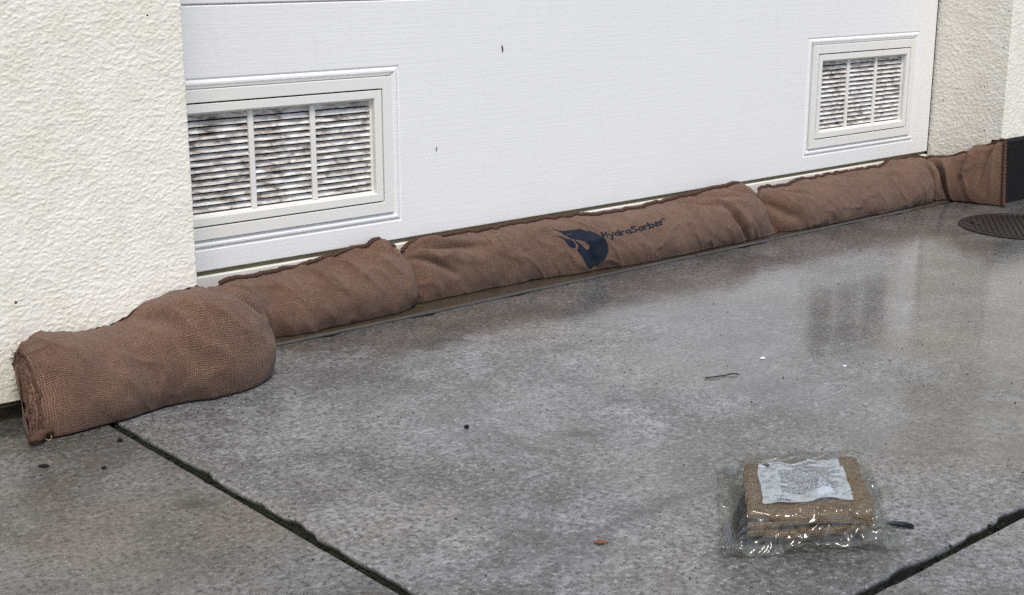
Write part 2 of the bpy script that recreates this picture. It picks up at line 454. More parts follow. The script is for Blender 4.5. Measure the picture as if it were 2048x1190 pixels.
SC = (1.0, 0.0)
def concrete_mat(name, tone=1.0, brown=.35, wetbias=0.0, mud=None):
    k = NT_(name); v = k.obj()
    sp = k.n('SeparateXYZ', i_0=v); X, Y = sp.outputs[0], sp.outputs[1]
    big = k.noise(v, 1.5, 6, .62, .3)
    mid = k.noise(v, 7, 6, .65)
    fine = k.noise(v, 70, 5, .65)
    grit = k.noise(v, 330, 3, .6)
    t = lambda *a: tuple(x * tone for x in a)
    gr2 = k.noise(v, 85, 8, .8)
    rg = k.noise(v, 32, 9, .78)
    c = k.mix(k.ramp(rg, [(.40, 0.0), (.58, 1.0)]), t(.165, .163, .162), t(.36, .36, .365))
    c = k.mix(k.ramp(mid, [(.36, .75), (.58, 0.0)]), c, t(.15, .148, .142))
    c = k.mix(k.math('MULTIPLY', k.ramp(big, [(.45, 0.0), (.64, 1.0)]), brown), c, t(.27, .225, .155))
    pat = k.noise(k.mapping(v, (1, 1, 1), (0, 0, .3), (7.3, 2.1, 0)), 2.6, 9, .70, .4)
    c = k.mix(k.ramp(pat, [(.41, .75), (.54, 0.0)]), c, k.mix(1.0, c, (.48, .465, .445), 'MULTIPLY'))
    c = k.mix(k.ramp(gr2, [(.415, 1.0), (.475, 0.0)]), c, t(.055, .052, .05))
    c = k.mix(k.ramp(gr2, [(.55, 0.0), (.62, .7)]), c, t(.56, .56, .56))
    vo = k.n('TexVoronoi', i_Vector=v, i_Scale=60.0)
    rnd = k.n('SeparateColor', i_0=vo.outputs[1]).outputs[0]
    spk = k.math('MULTIPLY', k.ramp(vo.outputs[0], [(.06, 1.0), (.13, 0.0)]), k.math('GREATER_THAN', rnd, .93))
    c = k.mix(spk, c, (.62, .62, .62))
    if mud:
        c = k.mix(k.ramp(mid, [(.25, .95), (.75, .55)]), c, mud)
    # long dark scuff across the slab
    lx = k.math('ADD', k.math('MULTIPLY', k.math('SUBTRACT', X, 1.43), SC[0]), k.math('MULTIPLY', k.math('SUBTRACT', Y, 1.59), SC[1]))
    ly = k.math('ADD', k.math('MULTIPLY', k.math('SUBTRACT', X, 1.43), -SC[1]), k.math('MULTIPLY', k.math('SUBTRACT', Y, 1.59), SC[0]))
    ly = k.math('ABSOLUTE', k.math('ADD', ly, k.math('MULTIPLY', k.math('SUBTRACT', mid, .5), .06)))
    inn = k.math('MULTIPLY', k.maprange(lx, -.05, .1, 0.0, 1.0), k.maprange(lx, .42, .55, 1.0, 0.0))
    sc_ = k.math('MULTIPLY', k.math('MULTIPLY', k.maprange(ly, .0, .022, 1.0, 0.0), inn), k.ramp(rg, [(.40, .2), (.60, .85)]))
    c = k.mix(sc_, c, t(.075, .072, .068))
    # dark oil blots
    blot = k.ramp(k.noise(k.mapping(v, (1, 1, 1), (0, 0, .6), (3.1, 1.7, 0)), 5.5, 5, .6), [(.62, 0.0), (.72, .8)])
    c = k.mix(blot, c, t(.075, .07, .064))
    # standing water film: low on the slab towards the right and along the threshold
    n1 = k.noise(v, 1.9, 5, .55)
    n2 = k.noise(v, 20, 9, .74)
    gx = k.maprange(X, 1.9, 3.1, -.28, .40)
    gy = k.math('ABSOLUTE', k.math('SUBTRACT', Y, 2.93))
    gy = k.maprange(gy, .0, .34, .50, 0.0)
    wet = k.math('ADD', k.math('ADD', gx, gy), k.math('ADD', k.math('MULTIPLY_ADD', n1, 1.7, -.40), k.math('MULTIPLY_ADD', n2, .80, -.39 + wetbias)))
    film = k.ramp(wet, [(.475, 0.0), (.535, 1.0)])
    damp = k.ramp(wet, [(.10, 0.0), (.55, 1.0)])
    c = k.mix(k.math('MULTIPLY', damp, .22), c, k.mix(1.0, c, (.40, .39, .38), 'MULTIPLY'))
    c = k.mix(k.math('MULTIPLY', film, .72), c, k.mix(1.0, c, (.42, .41, .40), 'MULTIPLY'))
    # mossy stain down the sides of the joints
    c = k.mix(k.ramp(k.math('MULTIPLY_ADD', sp.outputs[2], 100.0, 1.0), [(.25, 1.0), (.88, 0.0)]), c, (.015, .016, .012))
    h = k.math('ADD', k.math('MULTIPLY', rg, 1.2), k.math('ADD', k.math('MULTIPLY', grit, .15), k.math('MULTIPLY', gr2, .7)))
    st = k.maprange(film, 0.0, 1.0, .85, .3)
    bn = k.n('Bump', i_Height=h, i_Strength=st, i_Distance=.007).outputs[0]
    ripple = k.math('ADD', k.math('MULTIPLY', fine, .6), mid)
    cn = k.n('Bump', i_Height=ripple, i_Strength=k.maprange(film, 0, 1, .34, .085), i_Distance=.006).outputs[0]
    k.bsdf(Base_Color=c, Roughness=k.maprange(fine, .3, .7, .62, .42), Normal=bn, Specular_IOR_Level=.35,
           Coat_Weight=k.maprange(damp, 0, 1, .35, 1.0), Coat_Roughness=k.maprange(film, 0, 1, .26, .025), Coat_IOR=1.6, Coat_Normal=cn)
    return k.m
M['concrete'] = concrete_mat('wet_concrete', .95, .38)
M['concrete_left'] = concrete_mat('damp_brown_concrete', .68, .7)
M['threshold'] = concrete_mat('muddy_wet_threshold', .62, 1.0, .35, (.095, .066, .034))
M['soil'] = simple('dark_joint_soil', (.022, .024, .016), .95, .5, 90, .8, .006)
M['moss'] = simple('dark_moss', (.016, .019, .011), .95, .6, 200, .5, .003)
M['yard'] = simple('grey_yard_surface', (.16, .155, .15), .8, .3, 6, .3, .01)

def paint(name, colr, rough=.38, grain=True, dirt=.15):
    k = NT_(name); v = k.obj()
    big = k.noise(v, 2.2, 4)
    c = k.mix(big, tuple(x * .965 for x in colr), colr)
    dn = k.noise(k.mapping(v, (30, 30, 9)), 1.0, 5, .65)
    c = k.mix(k.ramp(dn, [(.62, 0.0), (.80, dirt)]), c, (.45, .40, .31))
    kw = {}
    if grain:
        g1 = k.noise(k.mapping(v, (5.5, 5.5, 230)), 1.0, 4, .6, .6)
        g2 = k.noise(k.mapping(v, (1.6, 1.6, 60)), 1.0, 3, .55, .8)
        g = k.math('ADD', k.ramp(g1, [(.40, 0.0), (.62, 1.0)]), k.math('MULTIPLY', g2, .7))
        kw['Normal'] = k.bump(g, .11, .0022)
    else:
        kw['Normal'] = k.bump(k.noise(v, 260, 3), .12, .001)
    k.bsdf(Base_Color=c, Roughness=rough, Specular_IOR_Level=.5, **kw)
    return k.m
M['door'] = paint('white_door_paint', (.82, .81, .79), .34)
M['trim'] = paint('white_plastic_trim', (.79, .765, .71), .4, False, .30)
M['cream'] = paint('cream_rail_paint', (.74, .715, .64), .5, False, .35)
def slat_mat():
    k = NT_('grimy_white_slat'); v = k.n('NewGeometry').outputs[0]
    a = k.noise(k.mapping(v, (20, 20, 75)), 1.0, 5, .62, .6)
    b = k.noise(k.mapping(v, (7, 7, 5)), 1.0, 3)
    f = k.math('ADD', a, k.math('MULTIPLY', k.math('SUBTRACT', b, .5), .30))
    c = k.ramp(f, [(.31, (.13, .11, .095)), (.39, (.36, .315, .275)), (.48, (.58, .54, .49)), (.56, (.73, .70, .66)), (.66, (.80, .785, .76))])
    k.bsdf(Base_Color=c, Roughness=.65, Normal=k.bump(a, .3, .002))
    return k.m
M['slat'] = slat_mat()
M['olive'] = simple('olive_groove_shade', (.17, .155, .095), .8, .4, 40)  # shadow in the groove under the door, painted as a dark olive tone
M['black'] = simple('black_rubber', (.012, .012, .012), .6, .4, 80)
M['duct'] = simple('dark_duct', (.01, .009, .008), .9, .3, 50)
M['plinth'] = simple('black_wet_plinth', (.010, .010, .0095), .7, .6, 30, .8, .008)
M['found'] = simple('stained_foundation', (.045, .038, .025), .8, .7, 40, .7, .01)
M['iron'] = simple('black_cast_iron', (.016, .011, .008), .45, .8, 45, .6, .003, Specular_IOR_Level=.25)
M['pebble'] = simple('black_grit', (.015, .015, .016), .7, .4, 200)
M['leafdark'] = simple('rotten_leaf', (.035, .04, .048), .45, .5, 150)
M['leafbrown'] = simple('brown_leaf', (.17, .08, .045), .6, .3, 200)
M['chip'] = simple('white_chip', (.75, .75, .76), .6, .1, 200)
M['twig'] = simple('grey_twig', (.05, .043, .038), .8, .4, 200)

# ------------------------------------------------------------------ setting: ground
XJ, YJ, YT = 1.183, 1.134, 2.988      # joint across, joint along, threshold joint
base = mesh_obj('yard', [(-900, -900, -.07), (900, -900, -.07), (900, 900, -.07), (-900, 900, -.07)], [(0, 1, 2, 3)], M['yard'])
tag(base, kind='structure')
drive = mesh_obj('driveway', [(-6, -5, -.055), (9, -5, -.055), (9, 3.6, -.055), (-6, 3.6, -.055)], [(0, 1, 2, 3)], M['soil'])
tag(drive, kind='structure')
def slab(x0, x1, y0, y1, mat, seed, name='concrete_slab', ztop=0.0, rough=1.0, fine=True):
    rs = np.random.RandomState(seed)
    def edge(p, q, nrm):
        L = math.hypot(q[0] - p[0], q[1] - p[1])
        n = max(4, int(L / (.006 if fine else .05)))
        t = np.linspace(0, 1, n, endpoint=False)
        X = p[0] + (q[0] - p[0]) * t; Y = p[1] + (q[1] - p[1]) * t
        u = t * L
        e = (fbm(u * 14, u * 0 + seed * 3.7, seed, 4) - .5) * .009 * rough
        chip = np.clip(fbm(u * 9, u * 0 + 9.1 + seed, seed + 3, 3) - .60, 0, 1) * .055 * rough
        w = np.clip(np.minimum(u, L - u) / .03, 0, 1)
        e = (e - chip) * w
        return np.stack([X + nrm[0] * e, Y + nrm[1] * e], 1), np.repeat([nrm], n, 0), chip * w
    es = [edge((x0, y0), (x1, y0), (0, -1)), edge((x1, y0), (x1, y1), (1, 0)), edge((x1, y1), (x0, y1), (0, 1)), edge((x0, y1), (x0, y0), (-1, 0))]
    O = np.vstack([e[0] for e in es]); Nn = np.vstack([e[1] for e in es]); ch = np.concatenate([e[2] for e in es])
    n = len(O)
    c = np.array([(x0 + x1) / 2, (y0 + y1) / 2])
    rings = []
    for ins, z in ((.007, 0), (.0032, -.0008), (.001, -.003), (0, -.007), (-.001, -.055)):
        q = O - Nn * (ins + ch * (.6 if ins > .01 else 0))[:, None] if True else O
        q[:, 0] = np.clip(q[:, 0], x0 + min(ins, .007), x1 - min(ins, .007)) if ins > 0 else q[:, 0]
        q[:, 1] = np.clip(q[:, 1], y0 + min(ins, .007), y1 - min(ins, .007)) if ins > 0 else q[:, 1]
        rings.append(np.column_stack([q, np.full(n, z + ztop)]))
    V = np.vstack(rings)
    ii = .04          # flat top: outer band welded to a plain inner rectangle
    q = np.column_stack([np.clip(O[:, 0], x0 + ii, x1 - ii), np.clip(O[:, 1], y0 + ii, y1 - ii), np.full(n, ztop)])
    sel = np.abs(Nn[:, 0]) > .5
    q[sel, 0] = np.where(Nn[sel, 0] > 0, x1 - ii, x0 + ii); q[~sel, 1] = np.where(Nn[~sel, 1] > 0, y1 - ii, y0 + ii)
    V = np.vstack([V, q, [(x0 + ii, y0 + ii, ztop), (x1 - ii, y0 + ii, ztop), (x1 - ii, y1 - ii, ztop), (x0 + ii, y1 - ii, ztop)]])
    k0 = len(rings) * n; k1 = k0 + n
    F = [(k1, k1 + 1, k1 + 2, k1 + 3)]
    for i in range(n):
        j = (i + 1) % n
        F.append((k0 + i, i, j, k0 + j))
    for r in range(len(rings) - 1):
        for i in range(n):
            j = (i + 1) % n
            F.append((r * n + i, (r + 1) * n + i, (r + 1) * n + j, r * n + j))
    o = mesh_obj(name, V, F, mat, drive)
    return o
g = .0095
slab(XJ + g, 5.60, YJ + g, YT - .011, M['concrete'], 1)
slab(-2.8, XJ - g, YJ + g, 2.93, M['concrete_left'], 2)
slab(XJ + g, 5.60, -1.6, YJ - g, M['concrete'], 4)
slab(-2.8, XJ - g, -1.6, YJ - g, M['concrete_left'], 5, fine=False)
slab(5.62, 8.9, YJ + g, 2.84, M['concrete'], 6, fine=False)
slab(5.62, 8.9, -1.6, YJ - g, M['concrete'], 7, fine=False)
for i, (a, b) in enumerate(((-2.8, XJ - g), (XJ + g, 5.6), (5.62, 8.9))):
    slab(a, b, -4.6, -1.62, M['concrete'], 8 + i, fine=False)
for i, (a, b) in enumerate(((1.50, 3.428), (3.432, 5.105))):
    slab(a, b, YT, 3.30, M['threshold'], 12 + i, 'threshold_strip', .003, .5)

# moss in the joints: uncountable tufts joined into one
def moss(name, pts, seed, n, wd, hmax):
    rs = np.random.RandomState(seed)
    pts = np.asarray(pts, float)
    V = []; F = []
    for i in range(n):
        t = rs.rand()
        p = pts[0] + (pts[1] - pts[0]) * t
        dirv = (pts[1] - pts[0]) / np.linalg.norm(pts[1] - pts[0])
        nr = np.array([-dirv[1], dirv[0]])
        dens = vnoise(np.array([t * 26.]), np.array([seed * 1.3]), seed)[0]
        if dens < .35 and rs.rand() < .8: continue
        q = p + nr * rs.normal(0, wd)
        h = hmax * (.4 + .6 * rs.rand()); r = .0025 + .0035 * rs.rand()
        d = abs(np.dot(q - p, nr))
        z0 = -.02 + min(d / .01, 1) * .02 - .002
        b = len(V); a0 = rs.rand() * 6.28
        for k in range(5):
            V.append((q[0] + r * math.cos(a0 + k * 1.2566), q[1] + r * math.sin(a0 + k * 1.2566), z0))
        V.append((q[0] + rs.normal(0, .0015), q[1] + rs.normal(0, .0015), z0 + h))
        for k in range(5): F.append((b + k, b + (k + 1) % 5, b + 5))
    return mesh_obj(name, V, F, M['moss'])
m = moss('moss', [(XJ + .009, .9), (XJ + .009, 2.70)], 5, 12000, .0028, .007)
tag(m, 'dark green moss growing in the joint left of the package', 'moss', kind='stuff')
m = moss('moss', [(XJ, YJ), (3.6, YJ)], 6, 5000, .0026, .005)
tag(m, 'thin dark moss in the joint at the bottom right corner', 'moss', kind='stuff')

# ------------------------------------------------------------------ building
YF, XL, XR, YD = 2.844, 1.485, 5.113, 3.177
bld = empty('stucco_building', (XL, YF, 0))
tag(bld, 'cream rough stucco building wall framing the white garage door', 'building')
bpy.context.view_layer.update()
def stucco_strip(name, path, zs, seed, cap=True, amp=1.0):
    """closed plan outline swept up; displaced along its outward normal"""
    path = np.asarray(path, float)
    P = np.vstack([path, path[:1]])
    T = np.gradient(P, axis=0)
    T[0] = T[-1] = P[1] - P[-2]
    T /= np.linalg.norm(T, axis=1)[:, None] + 1e-12
    N = np.stack([T[:, 1], -T[:, 0]], 1)
    u = np.r_[0, np.cumsum(np.linalg.norm(np.diff(P, axis=0), axis=1))]
    U, Z = np.meshgrid(u, zs, indexing='ij')
    h = fbm(U * 165, Z * 215, seed, 3)
    wx = fbm(U * 60, Z * 60, seed + 17, 2) * 1.5
    h2 = np.clip((fbm(U * 125 + 5 + wx, Z * 215 + 3 + wx, seed + 9, 3) - .42) * 3.2, 0, 1)
    d = .0022 * (h - .5) + .0026 * h2 + .005 * (fbm(U * 3, Z * 3, seed + 4, 2) - .5)
    d = d * amp
    V = np.stack([P[:, 0:1] + N[:, 0:1] * d, P[:, 1:2] + N[:, 1:2] * d, Z + 0 * U], -1)
    V[-1] = V[0]
    n, m_ = V.shape[:2]
    F = gridfaces(n, m_)
    o = mesh_obj(name, V.reshape(-1, 3), F, M['stucco'], None, True)
    if cap:
        top = [tuple(V[i, -1]) for i in range(n - 1)]; bot = [tuple(V[i, 0]) for i in range(n - 1)][::-1]
        c = mesh_obj('cap', top + bot, [tuple(range(n - 1)), tuple(range(n - 1, 2 * n - 2))], M['stucco'])
        import bmesh
        bm = bmesh.new(); bm.from_mesh(o.data); bm.from_mesh(c.data); bm.to_mesh(o.data); bm.free()
        bpy.data.objects.remove(c, do_unlink=True)
    o.parent = bld
    o.matrix_parent_inverse = bld.matrix_world.inverted()
    return o
def line(a, b, step):
    a, b = np.array(a, float), np.array(b, float)
    n = max(1, int(np.linalg.norm(b - a) / step))
    return [tuple(a + (b - a) * k / n) for k in range(n)]
def corner(cx, cy, r, a0, a1):
    return [(cx + r * math.cos(R(a0 + (a1 - a0) * k / 4)), cy + r * math.sin(R(a0 + (a1 - a0) * k / 4))) for k in range(4)]
r_ = .004
lp = line((-5, YF), (.70, YF), .03) + line((.70, YF), (XL - r_, YF), .0019) + corner(XL - r_, YF + r_, r_, -90, 0) + \
     line((XL, YF + r_), (XL, 3.30), .006) + line((XL, 3.30), (-5, 3.30), .2) + line((-5, 3.30), (-5, YF), .1)
zl = np.r_[np.arange(.047, 1.02, .0019), np.arange(1.02, 2.26, .02)]
o = stucco_strip('wall', lp, zl, 31, True, .42); o['label'] = 'sunlit rough stucco pier left of the garage door'
rp = line((5.6, 3.30), (XR, 3.30), .1) + line((XR, 3.30), (XR, YF + r_), .003) + corner(XR + r_, YF + r_, r_, 180, 270) + \
     line((XR + r_, YF), (5.7, YF), .0035) + line((5.7, YF), (8.5, YF), .04) + line((8.5, YF), (8.5, 3.30), .1) + line((8.5, 3.30), (5.6, 3.3), .2)
zr = np.r_[np.arange(.05, 1.12, .0032), np.arange(1.12, 2.26, .02)]
o = stucco_strip('wall', rp, zr, 41, True, .6); o['label'] = 'stucco pier right of the door with shaded side'
def bpart(mb, name, mat):
    o = mb.build(name, mat); o.parent = bld; o.matrix_parent_inverse = bld.matrix_world.inverted(); return o
bpart(MB().box(-5, 8.5, YF, 3.30, 2.265, 3.3), 'lintel', M['stucco'])
bpart(MB().box(-5, XL - .012, YF + .022, 3.28, -.05, .0465), 'foundation', M['found'])
o = bpart(MB().box(XR - .004, 8.5, YF - .032, YF + .05, -.05, .262, .008), 'plinth', M['plinth'])
o['label'] = 'black wet plinth at the foot of the right pier'
bpart(MB().box(XR + .02, 8.5, YF + .055, 3.28, -.05, .049), 'foundation', M['found'])
# weep screed lip under the left stucco
bpart(MB().box(-5, XL - .01, YF + .004, YF + .02, .036, .0462), 'drip_edge', M['found'])

# ------------------------------------------------------------------ garage door
door = empty('garage_door', ((XL + XR) / 2, YD, 0))
tag(door, 'white wood-grain garage door with two louvred vents', 'garage door')
bpy.context.view_layer.update()
dinv = door.matrix_world.inverted()
def dpart(o, parent=None):
    p = parent or door
    o.parent = p
    o.matrix_parent_inverse = p.matrix_world.inverted()
    return o
DX0, DX1 = 1.44, XR - .012
V2 = (4.242, 4.985, .234, .687)
V1 = (4.242 - 2.683, 4.985 - 2.653, .234, .687)
INS = .027
def section(z0, z1, holes):
    th = .035
    xs = sorted({DX0, DX1} | {x for h in holes for x in (h[0], h[1])})
    zs = sorted({z0, z1} | {z for h in holes for z in (h[2], h[3])})
    mb = MB()
    for i in range(len(xs) - 1):
        for j in range(len(zs) - 1):
            cx, cz = (xs[i] + xs[i + 1]) / 2, (zs[j] + zs[j + 1]) / 2
            if any(h[0] < cx < h[1] and h[2] < cz < h[3] for h in holes): continue
            mb.quad([(xs[i], YD, zs[j]), (xs[i + 1], YD, zs[j]), (xs[i + 1], YD, zs[j + 1]), (xs[i], YD, zs[j + 1])])
            mb.quad([(xs[i], YD + th, zs[j + 1]), (xs[i + 1], YD + th, zs[j + 1]), (xs[i + 1], YD + th, zs[j]), (xs[i], YD + th, zs[j])])
    # rounded lips top and bottom, sides
    for z, s in ((z0, -1), (z1, 1)):
        prof = [(YD, z), (YD + .0015, z + s * .0018), (YD + .005, z + s * .003), (YD + th, z + s * .003)]
        for a, b in zip(prof[:-1], prof[1:]):
            mb.quad([(DX0, a[0], a[1]), (DX1, a[0], a[1]), (DX1, b[0], b[1]), (DX0, b[0], b[1])])
    for x in (DX0, DX1):
        mb.quad([(x, YD, z0), (x, YD, z1), (x, YD + th, z1), (x, YD + th, z0)])
    for h in holes:      # embossed bead round the vent opening
        prof = [(0, 0), (.002, .0022), (.005, .0030), (.008, .0004), (.012, -.0022), (.017, -.0024), (.021, .0008), (INS, .0040), (INS, th)]
        ring(mb, h, prof)
    return mb
def ring(mb, h, prof):
    for (i0, d0), (i1, d1) in zip(prof[:-1], prof[1:]):
        A = [(h[0] + i0, YD + d0, h[2] + i0), (h[1] - i0, YD + d0, h[2] + i0), (h[1] - i0, YD + d0, h[3] - i0), (h[0] + i0, YD + d0, h[3] - i0)]
        B = [(h[0] + i1, YD + d1, h[2] + i1), (h[1] - i1, YD + d1, h[2] + i1), (h[1] - i1, YD + d1, h[3] - i1), (h[0] + i1, YD + d1, h[3] - i1)]
        for k in range(4):
            l = (k + 1) % 4
            mb.quad([A[k], A[l], B[l], B[k]])
dpart(section(.1815, .866, [V1, V2]).build('door_section', M['door'], fix=False))
for z0 in (.8745, 1.568):
    dpart(section(z0, z0 + .686, []).build('door_section', M['door'], fix=False))
dpart(MB().box(DX0, DX1, YD + .010, YD + .03, .866, .876).build('joint_strip', M['cream']))
dpart(MB().box(DX0, DX1, YD + .010, YD + .03, .160, .1815).build('weather_groove', M['olive']))
dpart(MB().box(DX0, DX1, YD - .004, YD + .03, .012, .166, .0025).build('bottom_rail', M['cream']))
dpart(MB().box(XR - .011, XR - .003, YD + .002, YD + .04, .01, 2.26).build('side_seal', M['black']))
slat_me = None
def vent(h):
    vx0, vx1, vz0, vz1 = h
    root = None
    mb = MB()          # outer flange
    ring(mb, h, [(INS + .0028, .012), (INS + .0028, -.0035), (INS + .0040, -.0050), (.0615, -.0050), (.0625, -.004), (.0630, .010)])
    root = dpart(mb.build('vent', M['trim'], fix=False))
    root['label'] = None
    del root['label']
    mb = MB()          # inner frame, bevelled, then reveal down to the louvres
    ring(mb, h, [(.0668, .010), (.0668, -.0035), (.0678, -.0048), (.0880, -.0048), (.0905, -.0030), (.0915, .012), (.0960, .0135), (.0975, .030)])
    dpart(mb.build('vent_frame', M['trim'], fix=False), root)
    dpart(MB().box(vx0 + .05, vx1 - .05, YD + .031, YD + .10, vz0 + .05, vz1 - .05).build('duct', M['duct']), root)
    gx0, gx1, gz0, gz1 = vx0 + .0945, vx1 - .0945, vz0 + .0965, vz1 - .0965
    cw = (gx1 - gx0) / 3
    for k in (1, 2):
        dpart(MB().box(gx0 + k * cw - .0085, gx0 + k * cw + .0085, YD + .010, YD + .022, gz0 - .002, gz1 + .002, .002).build('mullion', M['trim']), root)
    n = 15
    p = (gz1 - gz0) / n
    for c in range(3):
        a = gx0 + c * cw + (.009 if c else -.001); b = gx0 + (c + 1) * cw - (.009 if c < 2 else -.001)
        me = None
        for i in range(n):
            z = gz1 - i * p
            if me is None:
                # hooded louvre blade: top tucked in, lower edge standing out with a lip
                pr = [(.0230, -.0003), (.0135, -p * .66), (.0125, -p * .72), (.0145, -p * .74), (.0250, -.003)]
                vs = [(x, YD + q[0], q[1]) for x in (a, b) for q in pr]
                nn = len(pr)
                fs = [(k, (k + 1) % nn, nn + (k + 1) % nn, nn + k) for k in range(nn)] + [tuple(range(nn))[::-1], tuple(range(nn, 2 * nn))]
                so_ = mesh_obj('slat', vs, fs, M['slat'])
                me = so_.data
            else:
                so_ = bpy.data.objects.new('slat', me); link(so_)
            so_.location = (0, 0, z)
            dpart(so_, root)
    return root
v1 = vent(V1); v1['label'] = 'larger near vent partly hidden by the left pier'
v2 = vent(V2); v2['label'] = 'far vent with brown grime beside the right pier'

# ------------------------------------------------------------------ burlap water barriers
def make_tube(name, gen, label, seam_v=.0):
    P, N, s, v = gen()
    root = empty(name, tuple(P[len(s) // 2, :, :].mean(axis=0) * np.array([1, 1, 0])))
    tag(root, label, 'sandbag', 'burlap barrier tubes along the door')
    bpy.context.view_layer.update()
    sg, vg = np.meshgrid(s, v, indexing='ij')
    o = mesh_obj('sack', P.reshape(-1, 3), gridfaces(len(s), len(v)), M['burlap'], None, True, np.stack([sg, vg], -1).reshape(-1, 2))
    o.parent = root; o.matrix_parent_inverse = root.matrix_world.inverted()
    return root, P, N, s, v
def kid(o, root):
    o.parent = root; o.matrix_parent_inverse = root.matrix_world.inverted(); return o
def fibres(name, pts, nrm, n, length, mat, root, seed):
    rs = np.random.RandomState(seed); V = []; F = []
    for i in range(n):
        k = rs.randint(len(pts)); p = pts[k] + rs.normal(0, .0025, 3)
        d = nrm[k] * .6 + rs.normal(0, .7, 3); d /= np.linalg.norm(d)
        L = length * (.3 + rs.rand()); q = p + d * L * .55 + rs.normal(0, .001, 3); e = q + (d + rs.normal(0, .5, 3)) * L * .5
        sd_ = np.cross(d, rs.normal(0, 1, 3)); sd_ /= np.linalg.norm(sd_) + 1e-9; w_ = .0004
        b = len(V)
        V += [tuple(p - sd_ * w_), tuple(p + sd_ * w_), tuple(q + sd_ * w_), tuple(q - sd_ * w_), tuple(e)]
        F += [(b, b + 1, b + 2, b + 3), (b + 3, b + 2, b + 4)]
    o = mesh_obj(name, V, F, mat); o['kind'] = 'stuff'
    return kid(o, root)
# nearest tube, wrapped round the left pier
root1, P, N, s, v = make_tube('burlap_tube', T1, 'brown burlap tube bent around the left stucco pier, nearest the viewer')
i0 = int(len(s) * .60)
kid(rope(P[i0:-8, 1] + np.array([0, .001, .004]), .0062, 'seam', M['seam'], None, seed=1), root1)
jt = np.random.RandomState(6)
q = P[0, 4:72:4] + jt.normal(0, .0035, (17, 3)) * np.array([.6, .6, .2])
h1 = rope(catmull(q, 6), .0046, 'end_hem', M['seam'], None, twist=.013, depth=.2, seed=3); kid(h1, root1)
q = P[5, 3:72:4] + N[5, 3:72:4] * .0015 + jt.normal(0, .002, (18, 3))
h2 = rope(catmull(q, 6), .0030, 'end_hem', M['seam'], None, twist=.013, depth=.3, seed=4); kid(h2, root1)
c0 = P[2, 68]
q = np.array([c0 + (.03, .0, .012), c0 + (.012, -.012, .014), c0 + (-.012, -.022, .011), c0 + (-.034, -.026, .006)])
kid(rope(catmull(q, 8), .0095, 'corner_ear', M['seam'], None, twist=.04, depth=.3, seed=12), root1)
kid(rope(P[-3, 2:70] + np.array([.002, -.004, 0]), .0050, 'end_hem', M['seam'], None, seed=9), root1)
fibres('frayed_fibre', P[1:5, :74].reshape(-1, 3), N[1:5, :74].reshape(-1, 3), 420, .016, M['seam'], root1, 4)
fibres('frayed_fibre', P[i0:, 0:3].reshape(-1, 3), N[i0:, 0:3].reshape(-1, 3), 240, .010, M['seam'], root1, 14)
c0 = P[2, 70]
for k, (dx, dy, a0) in enumerate(((-.012, -.015, .3), (.016, -.018, 2.2))):
    t = np.linspace(0, 5.2, 26)
    lp_ = np.stack([c0[0] + dx + .008 * np.cos(t + a0) * (1 - t / 9), c0[1] + dy + .003 * np.sin(t), .009 + .007 * np.sin(t + a0)], 1)
    kid(rope(lp_, .0014, 'loose_thread', M['thread'], None, twist=.004, step=.001, sides=6, seed=k), root1)
# middle tube with the print
root2, P, N, s, v = make_tube('burlap_tube', T2, 'brown burlap tube with a dark blue printed emblem and lettering')
kid(rope(P[6:-6, 1] + np.array([0, .001, .004]), .0066, 'seam', M['seam'], None, seed=2), root2)
kid(rope(P[-3, 2:74] + N[-3, 2:74] * .001, .0055, 'end_hem', M['seam'], None, twist=.012, seed=8), root2)
kid(rope(P[3, 2:74], .005, 'end_hem', M['seam'], None, twist=.012, seed=18), root2)
fibres('frayed_fibre', P[:, 0:3].reshape(-1, 3), N[:, 0:3].reshape(-1, 3), 700, .009, M['seam'], root2, 24)

# printed marks: shapes rastered into small fabric cells that follow the surface
EMB = [(35, 425), (110, 440), (150, 455), (240, 455), (275, 440), (330, 447), (400, 440), (440, 425), (500, 432), (555, 460), (580, 470), (565, 438), (610, 460),
       (660, 490), (720, 530), (780, 580), (830, 640), (858, 700), (862, 760), (850, 830), (815, 900), (760, 960), (700, 1000), (655, 1008), (600, 995),
       (560, 965), (520, 915), (475, 850), (430, 795), (390, 735), (410, 690), (385, 640), (345, 590), (300, 575), (250, 545), (200, 515), (165, 480), (100, 448)]
EMB_HOLE = [(330, 572), (400, 597), (480, 620), (540, 650), (575, 690), (572, 725), (540, 738), (500, 720), (450, 670), (395, 622)]
EMB_EYE = [(222, 497), (262, 512), (296, 510), (300, 482), (322, 500), (306, 522), (258, 524)]
EMB_JAW = [(90, 530), (160, 548), (250, 585), (300, 592), (342, 622), (376, 672), (376, 705), (335, 715), (285, 695), (240, 650), (190, 592)]
def ell(cx, cy, rx, ry, a0=0, a1=360, n=14):
    return [(cx + rx * math.cos(R(a0 + (a1 - a0) * k / n)), cy + ry * math.sin(R(a0 + (a1 - a0) * k / n))) for k in range(n + 1)]
